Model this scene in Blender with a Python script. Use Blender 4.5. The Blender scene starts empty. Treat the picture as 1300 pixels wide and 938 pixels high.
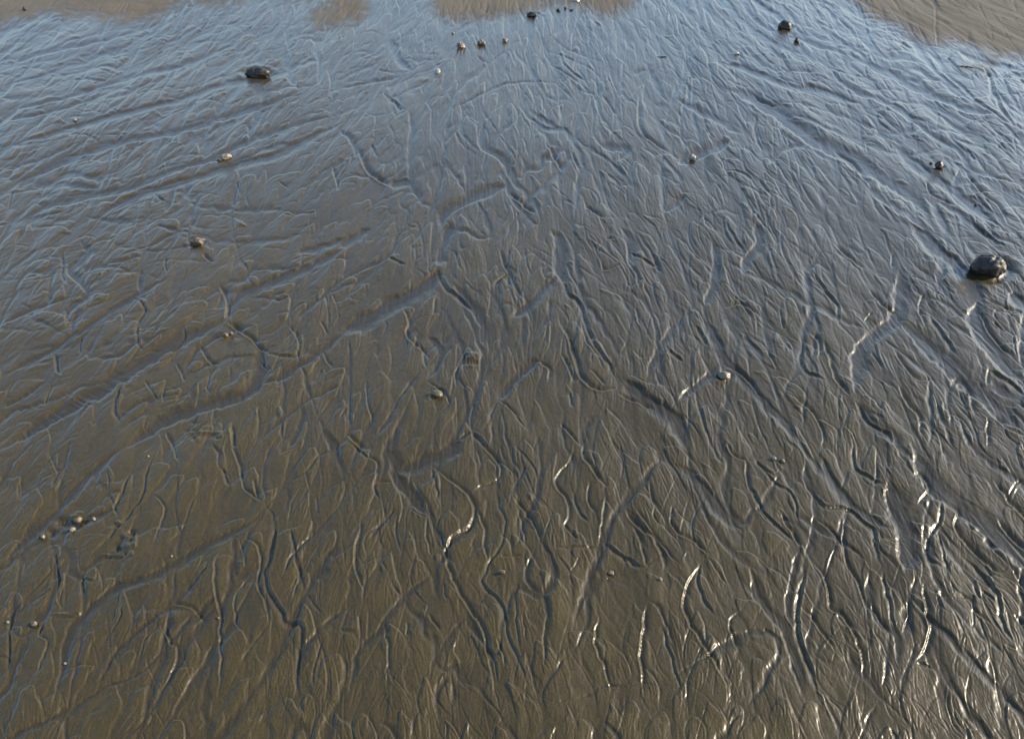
import bpy, bmesh, math, random
import numpy as np

# ------------------------------------------------------------------ camera, sky, sun, exposure
scene = bpy.context.scene
W0, H0, F0 = 1300.0, 938.0, 1000.0          # the photograph's frame and focal length in pixels
CAM_H = 1.6
YH = -300.0                                  # row of the (unseen) horizon
PITCH = math.atan2(H0/2 - YH, F0)
SUN_EL, SUN_AZ = 27.0, 9.0                  # azimuth measured from +X (right) towards +Y (ahead)

cam_d = bpy.data.cameras.new('camera')
cam = bpy.data.objects.new('camera', cam_d)
scene.collection.objects.link(cam)
cam.location = (0, 0, CAM_H)
cam.rotation_euler = (math.pi/2 - PITCH, 0, 0)
cam_d.sensor_width = 36.0
cam_d.lens = 36.0*F0/W0
cam_d.clip_start, cam_d.clip_end = 0.05, 5000.0
scene.camera = cam

world = bpy.data.worlds.new('World')
scene.world = world
world.use_nodes = True
wn, wl = world.node_tree.nodes, world.node_tree.links
wn.clear()
sky = wn.new('ShaderNodeTexSky')
sky.sky_type = 'NISHITA'
sky.sun_disc = False
sky.sun_elevation = math.radians(SUN_EL)
sky.sun_rotation = math.radians(90.0 - SUN_AZ)
sky.air_density = 1.05
sky.dust_density = 0.9
sky.ozone_density = 2.6
bgn = wn.new('ShaderNodeBackground')
bgn.inputs['Strength'].default_value = 0.15
wo = wn.new('ShaderNodeOutputWorld')
wl.new(sky.outputs[0], bgn.inputs[0])
wl.new(bgn.outputs[0], wo.inputs[0])

sun_d = bpy.data.lights.new('sun', 'SUN')
sun_d.energy = 3.9
sun_d.angle = math.radians(0.55)
sun_d.color = (1.0, 0.87, 0.64)
sun = bpy.data.objects.new('sun', sun_d)
scene.collection.objects.link(sun)
sun.rotation_euler = (math.radians(90.0 - SUN_EL), 0, math.radians(90.0 + SUN_AZ))

scene.view_settings.view_transform = 'Standard'
scene.view_settings.look = 'None'
scene.view_settings.exposure = 1.2
scene.view_settings.gamma = 1.0
scene.render.resolution_x, scene.render.resolution_y = 1024, 738

# ------------------------------------------------------------------ ground coordinates
CT, ST = math.cos(PITCH), math.sin(PITCH)
def metre(y):
    """metres across per photo-pixel on the sand at distance row y"""
    yc = H0/2 - y
    return CAM_H/(F0*ST - yc*CT)
def dist(y):
    yc = H0/2 - y
    return CAM_H*(yc*ST + F0*CT)/(F0*ST - yc*CT)
def ground(x, y):
    return (x - W0/2)*metre(y), dist(y)
def size(y):
    return (y - YH)/(849.0 - YH)

rng = np.random.default_rng(11)
X0, X1, Y0, Y1 = -260, 1560, -70, 1080       # detailed part of the beach
NX, NY = X1 - X0 + 1, Y1 - Y0 + 1
xs = np.arange(X0, X1 + 1, dtype=np.float64)
ys = np.arange(Y0, Y1 + 1, dtype=np.float64)
PX, PY = np.meshgrid(xs, ys)
MROW = metre(ys)[:, None]

# ---- smooth value noise
class Noise:
    def __init__(self, seed):
        self.t = np.random.default_rng(seed).uniform(-1, 1, (256, 256))
    def __call__(self, u, v):
        iu, iv = np.floor(u).astype(int), np.floor(v).astype(int)
        fu, fv = u - iu, v - iv
        fu = fu*fu*fu*(fu*(fu*6 - 15) + 10); fv = fv*fv*fv*(fv*(fv*6 - 15) + 10)
        a, b = iu & 255, iv & 255
        c, d = (iu + 1) & 255, (iv + 1) & 255
        t = self.t
        return (t[b, a]*(1-fu) + t[b, c]*fu)*(1-fv) + (t[d, a]*(1-fu) + t[d, c]*fu)*fv
N1, N2, N3, N4, N5, N6 = [Noise(s) for s in (1, 2, 3, 4, 5, 6)]
def fbm(n, u, v, o=4):
    s, a = 0.0, 1.0
    for k in range(o):
        s = s + a*n(u + 17.3*k, v - 9.1*k); a *= .5; u = u*2.03; v = v*2.03
    return s
def uv_even(x, y):
    """coordinates in which the rills have the same size everywhere"""
    s = size(y)
    return (x - 600.0)/s, 1149.0*np.log((y - YH)/300.0)

def blur(a, n):
    for _ in range(n):
        a = (np.roll(a, 1, 0)+np.roll(a, -1, 0)+2*a)/4
        a = (np.roll(a, 1, 1)+np.roll(a, -1, 1)+2*a)/4
    return a

# ---- rivulets of this beach: (tile, width, "x,y x,y ...") in tile units
T = {'A': (0, 0), 'B': (430, 0), 'C': (860, 0), 'D': (0, 280), 'E': (430, 280), 'F': (860, 280),
     'G': (0, 560), 'H': (430, 560), 'I': (860, 560)}
RUNS = """
G 13 480,0 380,90 300,170 180,300 90,380 0,470
G 15 1000,240 940,310 860,350 760,400 660,460 560,520 430,560 340,640 270,720 240,857 200,1000
G 8 560,520 470,530 400,570
G -5 860,0 890,60 910,150 930,190 1000,240
G 6 1030,0 1000,60 990,140 1000,240
G -7 1000,240 1030,300 1020,420 1000,500 1010,560 1060,640 1075,680 1130,690 1135,760 1120,857 1130,980
G -5 915,355 970,400 975,480 965,540 995,600 1010,690
G -4 990,480 1000,600 1010,700
G -4 1010,700 960,760 900,840
G -5 850,400 810,450 805,560 825,640 825,740 830,857 820,960
G -4 950,490 890,570 880,650 900,720
G 5 1300,20 1200,50 1150,110 1060,180 1000,240
G 6 1290,230 1200,330 1100,430 1060,520
G -4 1100,440 1120,500 1100,600
G 9 820,410 760,490 690,570 650,620 560,680 440,790 400,857 360,960
G -5 650,610 720,630 765,680
G -5 640,620 625,700 640,760 665,780 655,857 600,950
G -5 600,0 570,80 550,130 545,190 500,260 450,320 380,400 350,440
G -4 575,200 615,240 605,300 570,400
G -4 465,170 430,240 440,290
G -5 190,420 185,500 90,600 45,680 40,800 30,900
G -4 200,420 220,500 215,600 250,640
G -4 360,460 360,520 310,520 310,590
G -4 470,600 440,700 380,780
G -5 640,0 665,80
G -3 1145,110 1160,180
G -4 840,100 860,160
G -4 170,660 150,730 185,760 160,820 140,900
G 8 100,740 60,857 20,960
G 8 260,0 240,90 215,130 190,180
G -4 190,50 215,130
G 9 1300,630 1200,720 1140,800 1120,900
G -4 1210,740 1185,857 1180,940
G -5 950,140 965,230
G -3 1150,140 1100,220 1080,320
G -3 1190,200 1195,280
G -3 700,300 680,340 740,200
G -3 900,370 920,450 900,500
G 7 180,620 120,700 90,820
G -3 330,400 300,470
H 18 170,0 215,80 220,140 290,210 330,280
H 9 330,280 385,370 390,430 360,490 370,600 350,620
H 22 460,0 400,50 300,90 220,120
H -6 350,95 430,160 480,200 505,240 500,310 440,350 405,400 410,470 450,560 490,630 545,730 570,857 590,960
H 8 405,400 460,360 500,310
H -5 520,0 580,60 610,110 590,150 530,170 500,210
H -5 510,250 545,320 545,400 560,460
H -5 590,150 605,240 630,320 610,400 560,470 545,540 600,600 635,680 640,740 690,857 720,950
H -5 650,205 700,270 740,330 765,400
H 9 750,400 710,470 715,540 770,590 785,650 775,740 770,857
H 7 700,90 680,140 650,205
H -5 890,0 870,70 820,130 815,170 855,220 860,290 850,330 920,390
H -6 920,0 920,60 960,120 1010,180
H 12 1230,40 1160,120 1090,210 1040,270 1010,330 990,400 950,480 930,560 900,620 880,700
H -7 1075,260 1120,320 1180,370 1210,430 1220,490
H -5 1100,320 1130,380 1155,465 1200,450
H -6 1000,385 1060,430 1140,480
H -4 1100,240 1180,350 1240,430 1280,470
H -4 330,280 330,370 350,430
H -4 350,100 370,180 370,230
H -3 520,30 535,100
H -3 260,250 330,290
H 6 215,250 160,310 110,370
H 11 360,490 270,570 200,650 150,720 80,790 60,857 40,960
H -5 90,280 80,340 60,420 70,500 95,570
H 5 50,620 30,660 0,720
H 8 480,650 430,720 380,800 340,880
H -5 170,690 185,780 185,857 180,960
H -4 390,530 410,600
H -5 975,660 960,740 975,800 1000,857 1020,950
H -6 1150,620 1145,700 1130,790 1140,857 1140,960
H -4 1210,700 1240,790 1260,857 1290,950
H 6 1150,600 1200,630 1240,720 1260,800
H -4 590,740 615,800 620,857
H -4 560,740 590,857 600,920
H -4 940,150 930,210 960,280
H -5 1000,210 990,270 985,350 970,390
H -4 880,200 900,260 940,310
H -4 1160,140 1180,240 1185,290 1230,330
H -5 1250,240 1250,320 1300,370
H -4 800,410 900,400 980,400
H -4 600,435 690,435
H -4 100,60 140,80 140,140
H -4 50,10 120,70
H -4 150,220 140,160 200,150
H -4 670,260 690,340 700,400
H -4 670,540 670,700 680,790
H -3 690,640 700,760
H -3 900,440 870,500
H -3 1050,0 1070,60 1060,150
H -4 330,650 370,700 380,720
H -4 260,680 250,740
I 18 0,90 60,140 120,220 170,280 250,340
I -5 255,70 260,130 270,190
I -4 180,0 210,50 260,70
I -5 265,130 300,220 350,290 440,370
I 10 480,60 490,140 520,230 515,330 490,400 490,450
I -5 380,260 430,340 460,400
I -7 490,450 470,530 455,620 450,710 480,800 500,857 520,950
I 11 460,400 440,480 420,600 430,700
I -6 100,440 50,520 20,600 40,680 90,760 150,857 190,950
I -5 90,450 80,520 100,600 140,660
I -4 115,440 185,540
I 16 270,460 300,560 350,640 400,700 430,780 450,857 470,960
I -6 500,180 550,240 640,250 700,300 740,330 745,400 765,460
I -5 640,260 620,350 640,460 680,540 710,620 710,700
I -4 520,290 600,360 640,460
I 14 530,50 580,150 640,230 720,290 800,330
I 30 790,150 830,250 860,330 870,430 860,490
I 28 880,0 920,90 980,180 1060,240 1140,300 1200,360 1300,440 1420,520
I -6 990,220 990,290 950,350 940,430 1000,480
I -6 1000,230 1050,260 1040,320 1100,400 1200,490 1245,470
I -4 1060,290 1140,360 1245,470
I -6 1070,430 1130,480 1180,540 1210,600 1220,680 1270,770
I -7 920,530 930,620 945,700 930,780 890,830
I -5 935,560 1000,580 1090,590 1120,640 1180,690
I -3 1110,620 1110,700
I -6 495,440 540,490 570,560 570,620 620,650 660,720 690,800 700,900
I -5 460,620 510,670 550,730 600,800
I -5 770,490 790,570 800,620 815,710
I -4 730,600 740,640 790,720
I -4 860,600 870,640 840,720
I -5 660,0 670,90 720,130 780,160
I -6 1190,150 1250,230 1300,290 1400,380
I -5 1200,290 1250,360 1300,410
I -4 310,80 360,150 430,200 460,310
I -4 290,240 340,300
I -5 0,350 60,380 110,430
I -4 980,340 1000,430 1030,510
I -4 240,640 190,680 230,800
I 12 720,480 720,580 760,680 820,720 830,850
I -4 320,60 300,80 360,120 390,100
I -5 1250,480 1300,560
I -5 1260,650 1300,690
I -5 900,830 950,850
I -5 880,140 910,120 940,180 900,240
I -4 1240,220 1270,160 1300,150
I -4 1140,560 1200,600
E 26 375,165 360,210 300,260 200,310 100,370 0,420
E 16 430,0 400,80 375,170
E -6 370,180 400,240 460,290 500,330
E 14 430,230 480,290 540,370 545,480
E 10 545,480 530,600 505,720 500,790
E -6 500,790 560,857
E 8 500,790 440,830 380,857
E -5 240,310 260,380 255,420 310,480 340,520
E 12 330,420 380,480 370,540 330,590
E -5 600,100 620,160 650,220 690,300
E 18 800,30 830,80 830,170 850,230
E -6 830,200 860,270 910,310 930,380 960,460 1010,530 1040,610
E -7 840,380 870,460 900,560 930,610 980,635 1040,630
E -4 900,360 930,450 970,500 1020,550 1040,630
E 22 1070,600 1130,660 1200,710 1260,760 1300,850
E -5 1050,650 1120,680 1180,710
E 15 820,210 760,270 700,330 640,360
E 15 760,510 690,560 630,620 590,680
E -5 750,530 790,560 780,600
E -5 830,500 870,570 870,620
E 8 40,440 40,560 40,700 35,800
E -6 35,800 90,857
E -5 1080,70 1090,150 1120,200 1130,260
E -4 1090,110 1150,140 1220,190
E 12 1300,350 1240,430 1190,510 1160,590
E 7 0,220 80,180 180,130 220,60 280,0
E -4 180,130 250,160
E -4 460,180 440,110
E -5 500,500 470,510 440,560 440,630
E -4 600,670 560,760 540,800
E -4 600,670 680,740
E -4 330,600 400,650 420,700
E -4 870,640 880,700
E 10 910,857 920,780 960,730
E -4 830,760 900,840
E -5 1240,480 1290,530
E -4 970,130 990,80 1040,60
E -4 980,140 1000,180 1060,160
E 14 0,100 60,60 120,30
E -4 100,590 110,680 130,760
E 8 310,560 240,650 190,740 130,820
E -3 620,670 700,780
E -4 1110,320 1130,390
E -4 1180,140 1210,190
E -3 700,100 720,200 
E -4 940,560 1000,620
E -3 950,540 960,500 1000,560
E -5 570,240 630,200 640,260
E 12 1060,20 1100,90 1110,170
F 16 300,0 310,80 260,150 250,200
F 16 100,330 110,380 150,470 180,530 250,590 320,680 400,760 460,857
F 13 130,60 150,150 140,240 100,330
F 12 160,530 110,590 50,640 0,680
F 11 560,90 510,160 480,200 500,320 480,400 460,480 450,560 410,620 400,680
F 22 830,180 840,260 830,370 760,420 700,480 680,560 670,650
F 24 830,370 920,450 1000,520 1060,590 1130,650 1200,710 1300,790
F 22 870,20 960,110 1040,180 1100,260 1140,330
F 24 1130,300 1120,380 1180,480 1250,560 1300,600
F 13 670,680 730,750 800,800 850,857
F -5 500,180 540,240 600,320 610,390
F -5 500,420 530,460 530,520
F -6 540,450 570,510 590,590 650,660
F -5 470,450 475,550 560,600
F -5 420,650 490,700 540,780 550,857
F -5 900,330 930,400
F -5 940,350 1000,440 1050,510
F -5 810,480 850,550 900,600 960,600
F -6 830,620 860,690 900,730 920,820
F 8 940,600 940,680 950,760 940,850
F -7 1020,650 1050,600 1090,640 1110,740
F -5 1160,560 1160,620
F -6 1165,565 1230,600 1300,660
F -6 1170,730 1230,780 1300,820
F -5 1160,740 1160,857
F -5 680,690 720,760 790,800 800,850
F -5 720,260 780,330 820,350
F -5 590,90 660,150 700,180
F -5 1100,10 1170,70 1230,110
F -5 1140,290 1210,330 1300,360
F -5 1130,350 1190,450 1260,520
F -5 70,390 120,470
F -5 180,320 240,310 280,370
F -5 180,540 240,570 320,660
F -4 180,0 220,60 260,120
F -4 800,130 810,180
F -4 380,330 400,400 440,370
F -4 700,380 730,340
F -5 920,280 900,330
F -4 1180,380 1230,430
F 18 1240,280 1300,330
F -4 340,480 370,560 
F -4 730,490 770,560
D 12 0,590 130,520 220,470 340,390 480,300 640,210
D 8 0,390 130,330 280,280
D 20 0,857 120,780 290,680 440,590 560,510 700,430 850,370
D 15 850,370 880,300 960,250 1130,190 1300,100
D -6 845,375 930,430 1010,500
D 20 460,857 560,780 650,730 780,690 900,650 960,600 975,500 940,430
D -5 500,280 545,330 515,390 520,460 545,490
D 10 530,180 530,240 550,300
D 14 300,60 330,110 320,140 270,180 300,220 330,260 310,300 260,340 255,400
D -5 230,110 240,150 240,210 260,240
D -6 200,500 210,550 230,575
D -4 190,610 160,690
D -6 475,590 440,660 435,720 455,755
D -5 750,470 780,520 820,540
D 5 810,540 780,600 790,650
D 5 880,480 860,560 870,610
D -5 1080,390 1115,440 1105,500 1000,495
D 8 1300,200 1200,290 1100,370
D 12 1300,400 1210,470 1130,530 1040,590 960,610
D -4 1210,480 1240,550
D -6 825,240 850,300 840,370
D -5 690,390 690,440 640,500 560,550
D -4 660,530 690,600
D -4 620,620 600,680
D 10 1140,690 1120,780 1080,857
D -6 860,770 880,857
D -5 620,790 650,857
D 7 0,220 60,160 150,100
D -4 1200,370 1230,420
D -5 760,130 795,155
D -4 310,430 300,500
D 12 1300,60 1200,100 1100,120
D -4 980,530 1010,560
D 6 1180,780 1210,710 1260,650
D -4 620,140 625,200
D -4 540,600 570,640
D -3 560,600 590,680
D 9 0,700 90,650 160,600
A 8 0,250 200,190 380,150 520,110
A 6 0,330 140,290 300,230
A 9 0,420 230,370 470,290 700,230 900,150
A 7 0,460 250,400 500,310
A 11 0,560 200,500 420,440 640,380 830,320 1000,290 1200,220
A 13 0,740 60,680 200,620 400,540 700,480 820,440 1000,390 1150,330
A 12 0,857 200,760 480,700 640,640 800,590 900,540 1100,470 1300,420
A 15 320,857 450,760 700,680 900,620 1050,580 1200,500 1300,460
A 9 620,800 650,700 680,660
A -4 50,710 20,790
A 9 1070,180 1080,260 1110,330
A 8 930,460 940,520
A 7 1190,180 1200,260 1190,320
A -3 730,380 740,430
A -3 890,680 900,740
A -3 1040,680 1080,710
A -4 580,720 620,760
A 7 0,640 160,590 300,530
A -4 1250,620 1270,720
B 14 200,140 220,220 270,260
B 11 270,420 280,500 270,600 280,700 320,760
B -7 70,560 110,640 190,700
B 14 190,700 280,680
B 18 380,857 400,790 540,720 640,680
B 8 0,480 60,540 70,600
B -5 190,360 250,410
B 5 850,310 740,300 620,315 500,370 420,420
B -4 800,240 880,290 900,320
B -4 830,180 850,240 930,300
B -5 770,530 810,590 840,640
B -5 1130,350 1130,480 1180,530 1240,570
B 9 700,420 770,480 850,490 890,550 920,650
B 12 550,450 540,540 620,600 640,680
B -5 640,720 700,770 740,800
B 11 1300,730 1220,790
B -5 920,770 1000,820
B 12 980,540 1080,560 1040,600
B -4 120,540 145,590
B -4 990,350 1040,430
B 7 0,330 130,300 240,280
B -5 560,0 550,50
B -4 520,205 550,235
B -4 870,570 900,640
C 12 270,0 360,60 400,100
C 24 180,330 290,370 400,440 520,530 640,590 720,640 820,700 900,760 960,857
C 12 0,370 120,430 240,500
C 12 150,230 280,270 420,330 520,340 600,370 700,400
C 13 640,210 780,270 900,340 1000,380 1100,420 1200,440
C 10 560,240 640,330 760,380 850,430 950,510 1050,570 1100,640 1200,670 1300,710
C 10 1030,180 1130,230 1230,250 1300,270
C -4 950,0 970,40 965,100 980,180
C -5 970,60 1060,130 1150,180
C -5 1150,240 1180,310 1200,380 1260,490
C -5 590,570 660,620 720,710
C 9 340,620 400,560 500,540
C -4 300,420 300,520 330,570
C 10 1070,620 1040,700 1050,760 1140,800
C -5 1070,640 1130,720 1200,780 1240,857
C -4 1080,560 1120,610
C -4 920,680 960,740 1050,780
C 10 400,130 520,170 640,210
C 18 800,540 880,620 1000,700 1100,780 1200,857
C -4 280,350 340,390 380,400
C 20 0,600 120,560 200,520
"""
def smooth_line(pts):
    p = np.array(pts, float)
    if len(p) < 3:
        n = 6; t = np.linspace(0, 1, n)[:, None]
        return p[0]*(1-t) + p[-1]*t
    q = np.vstack([2*p[0]-p[1], p, 2*p[-1]-p[-2]])
    out = []
    for i in range(1, len(q)-2):
        a, b, c, d = q[i-1], q[i], q[i+1], q[i+2]
        for t in np.linspace(0, 1, 7)[:-1]:
            out.append(.5*((2*b) + (-a+c)*t + (2*a-5*b+4*c-d)*t*t + (-a+3*b-3*c+d)*t**3))
    out.append(q[-2])
    return np.array(out)

wide = np.zeros((NY, NX))       # 0..1 how far inside a smooth-floored channel
groove = np.zeros((NY, NX))     # depth in metres of narrow rills
levee = np.zeros((NY, NX))      # raised lips in metres
wideD = np.zeros((NY, NX))      # and how deep it is in metres
nseed = 0
for line in RUNS.strip().splitlines():
    f = line.split()
    ox, oy = T[f[0]]
    w = float(f[1])
    pts = [(ox + float(a.split(',')[0])/2.955, oy + float(a.split(',')[1])/2.955) for a in f[2:]]
    c = smooth_line(pts)
    # slight natural wander
    nseed += 1
    c[:, 0] += 1.6*N5(c[:, 0]*.11 + nseed, c[:, 1]*.11)
    c[:, 1] += 1.2*N6(c[:, 0]*.11 - nseed, c[:, 1]*.11)
    L = np.concatenate([[0], np.cumsum(np.hypot(*np.diff(c, axis=0).T))])
    tt = L/L[-1]
    narrow = w < 0
    aw = abs(w)
    R = int(aw*1.6 + 8)
    side = 1 if (nseed*7 % 3) else -1
    for i in range(len(c)-1):
        a, b = c[i], c[i+1]
        x0, x1 = int(min(a[0], b[0]))-R-X0, int(max(a[0], b[0]))+R-X0
        y0, y1 = int(min(a[1], b[1]))-R-Y0, int(max(a[1], b[1]))+R-Y0
        x0, y0 = max(x0, 0), max(y0, 0)
        x1, y1 = min(x1, NX-1), min(y1, NY-1)
        if x1 <= x0 or y1 <= y0: continue
        gx, gy = PX[y0:y1, x0:x1], PY[y0:y1, x0:x1]
        d = b - a; ln2 = (d*d).sum() + 1e-9
        h = ((gx-a[0])*d[0] + (gy-a[1])*d[1])/ln2
        hc = np.clip(h, 0, 1)
        # rows lie foreshortened: distances up the picture count for more
        fy = 1.0 + .35*(1 - min(1, size(a[1])))
        rx, ry = gx-(a[0]+d[0]*hc), (gy-(a[1]+d[1]*hc))*fy
        r = np.hypot(rx, ry)
        t = tt[i]*(1-hc) + tt[i+1]*hc
        env = np.minimum(1, np.minimum(t, 1-t)*4.5 + .10)
        m = MROW[y0:y1]
        if narrow:
            sg = aw*.30*(.6+.4*env)
            sd = (rx*(-d[1]) + ry*d[0])*side
            g = np.exp(-(r/np.where(sd > 0, sg, sg*2.3))**2)*env*aw*m*.50
            groove[y0:y1, x0:x1] = np.maximum(groove[y0:y1, x0:x1], g)
            lv = np.exp(-((r-1.5*sg)/(sg*.9))**2)*env*aw*m*.15*(sd > 0)
            levee[y0:y1, x0:x1] = np.maximum(levee[y0:y1, x0:x1], lv)
        else:
            hw = aw*.52*np.minimum(1, np.minimum(t, 1-t)*4 + .25)
            hw = hw*(1 + .24*N5(gx*.055+nseed, gy*.075) + .12*N6(gx*.16, gy*.16+nseed))
            sd = ((rx*(-d[1]) + ry*d[0])*side > 0)
            v = np.clip((hw*np.where(sd, 1.15, 1.3) - r)/(hw*np.where(sd, .45, 1.05) + np.where(sd, 1.1, 2.0)), 0, 1)
            v = v*v*(3-2*v)*np.minimum(1, np.minimum(t, 1-t)*7 + .12)
            wide[y0:y1, x0:x1] = np.maximum(wide[y0:y1, x0:x1], v)
            wideD[y0:y1, x0:x1] = np.maximum(wideD[y0:y1, x0:x1], v*(.0008 + aw*m*.072))

groove_t, levee_t = groove, levee      # the traced rivulets keep their full relief
groove, levee = groove_t*0, levee_t*0

# ---- small rills: agents that run down the beach through a weaving flow, fork and meet
CTRL = np.array([(60,100,18),(300,100,24),(480,90,45),(150,300,28),(100,450,32),(350,350,38),(100,620,50),
    (250,700,62),(60,800,68),(350,780,84),(450,400,58),(450,620,75),(600,700,98),(650,400,90),(800,300,108),
    (800,600,97),(900,200,128),(1000,100,142),(1200,50,150),(1200,200,142),(1050,400,124),(1200,500,126),
    (1100,700,110),(1280,760,116),(900,800,98),(720,100,104),(600,200,88),(600,50,75),(400,220,40),
    (750,820,92),(500,820,86),(-200,300,24),(-200,800,55),(1500,300,145),(1500,800,128),(650,1000,90)], float)
def heading(x, y):
    num = np.zeros_like(x); den = np.zeros_like(x)
    for cx_, cy_, a in CTRL:
        w_ = 1.0/(((x-cx_)**2 + (1.4*(y-cy_))**2) + 3000.0)**1.5
        num += w_*(180.0-a); den += w_
    return np.radians(num/den)


def splat(s, wid_hi, amp, calm=.88):
    """stamp samples (x, y, dir x, dir y, strength, width, lip side) into the relief"""
    sel = (s[:, 0] > X0+9) & (s[:, 0] < X1-9) & (s[:, 1] > Y0+9) & (s[:, 1] < Y1-9) & (s[:, 4] > .03)
    s = s[sel]
    ix = np.rint(s[:, 0]).astype(int); iy = np.rint(s[:, 1]).astype(int)
    fx, fy = s[:, 0]-ix, s[:, 1]-iy
    base = (iy-Y0)*NX + (ix-X0)
    sg = s[:, 5]*.42
    mm = metre(s[:, 1])
    # rills that lie across the view are seen foreshortened, so they are as wide in metres but fewer rows
    A = s[:, 4]*s[:, 5]*mm*amp*(1-calm*.85*wide.ravel()[base])*(1+.25*np.clip(1/size(s[:, 1])-1, 0, 2.5))
    R = int(math.ceil(wid_hi*.42*3.2))
    G, Lv = groove.ravel(), levee.ravel()
    for dy in range(-R, R+1):
        for dx in range(-R, R+1):
            ex, ey = dx-fx, dy-fy
            nn = (-s[:, 3]*ex + s[:, 2]*ey)
            al = (s[:, 2]*ex + s[:, 3]*ey)
            fal = np.exp(-(al/1.2)**2)
            idx = base + dy*NX + dx
            q = nn*s[:, 6]
            np.maximum.at(G, idx, A*np.exp(-(nn/np.where(q > 0, sg, sg*2.0))**2)*fal)
            np.maximum.at(Lv, idx, A*.45*np.exp(-((q-1.6*sg)/(sg*1.1))**2)*fal)

def seeds(n, r, expo, stretch=1.0):
    """points spread so that their spacing follows the size of the rills"""
    x = np.zeros(0); y = np.zeros(0)
    while len(x) < n:
        xx = X0 + r.uniform(0, 1, n*3)*(X1-X0); yy = Y0 + r.uniform(0, 1, n*3)*(Y1-Y0)
        k = r.uniform(0, 1, n*3) < (size(Y0)**expo/size(yy)**expo)**2
        x = np.concatenate([x, xx[k]]); y = np.concatenate([y, yy[k]])
    return x[:n], y[:n]

def run_strokes(n, seed, len_lo, len_hi, wid_lo, wid_hi, weave, amp, expo=.75):
    r = np.random.default_rng(seed)
    x, y = seeds(n, r, expo)
    fam = np.where(r.uniform(0, 1, n) < .5, 1.0, -1.0)
    sz = size(y)**expo
    ln = r.uniform(len_lo, len_hi, n)*sz
    wd = r.uniform(wid_lo, wid_hi, n)*size(y)**.3
    sidev = np.where(r.uniform(0, 1, n) < .5, 1.0, -1.0)
    step = .9
    K = int(ln.max()/step)+1
    ph = r.uniform(0, 6.28, n)
    out = []
    for k in range(K):
        t = k*step/ln
        ok = t < 1
        if not ok.any(): break
        U, V = uv_even(x, y)
        na = N1(U/40.0, V/90.0)*.8 + N2(U/17.0+40, V/40.0)*.4
        nb = N3(U/44.0, V/95.0)*.8 + N4(U/18.0+40, V/42.0)*.4
        th = heading(x, y) + fam*.13 + weave*np.where(fam > 0, na, nb) + .12*np.sin(ph + t*5)
        cxs, sns = np.cos(th), np.sin(th)
        env = np.minimum(1, t*7+.15)*np.minimum(1, (1-t)*2.2)
        out.append(np.stack([x[ok], y[ok], cxs[ok], sns[ok], env[ok], wd[ok], sidev[ok]], 1))
        x = x + cxs*step; y = y + sns*step
    splat(np.concatenate(out), wid_hi, amp)

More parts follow.
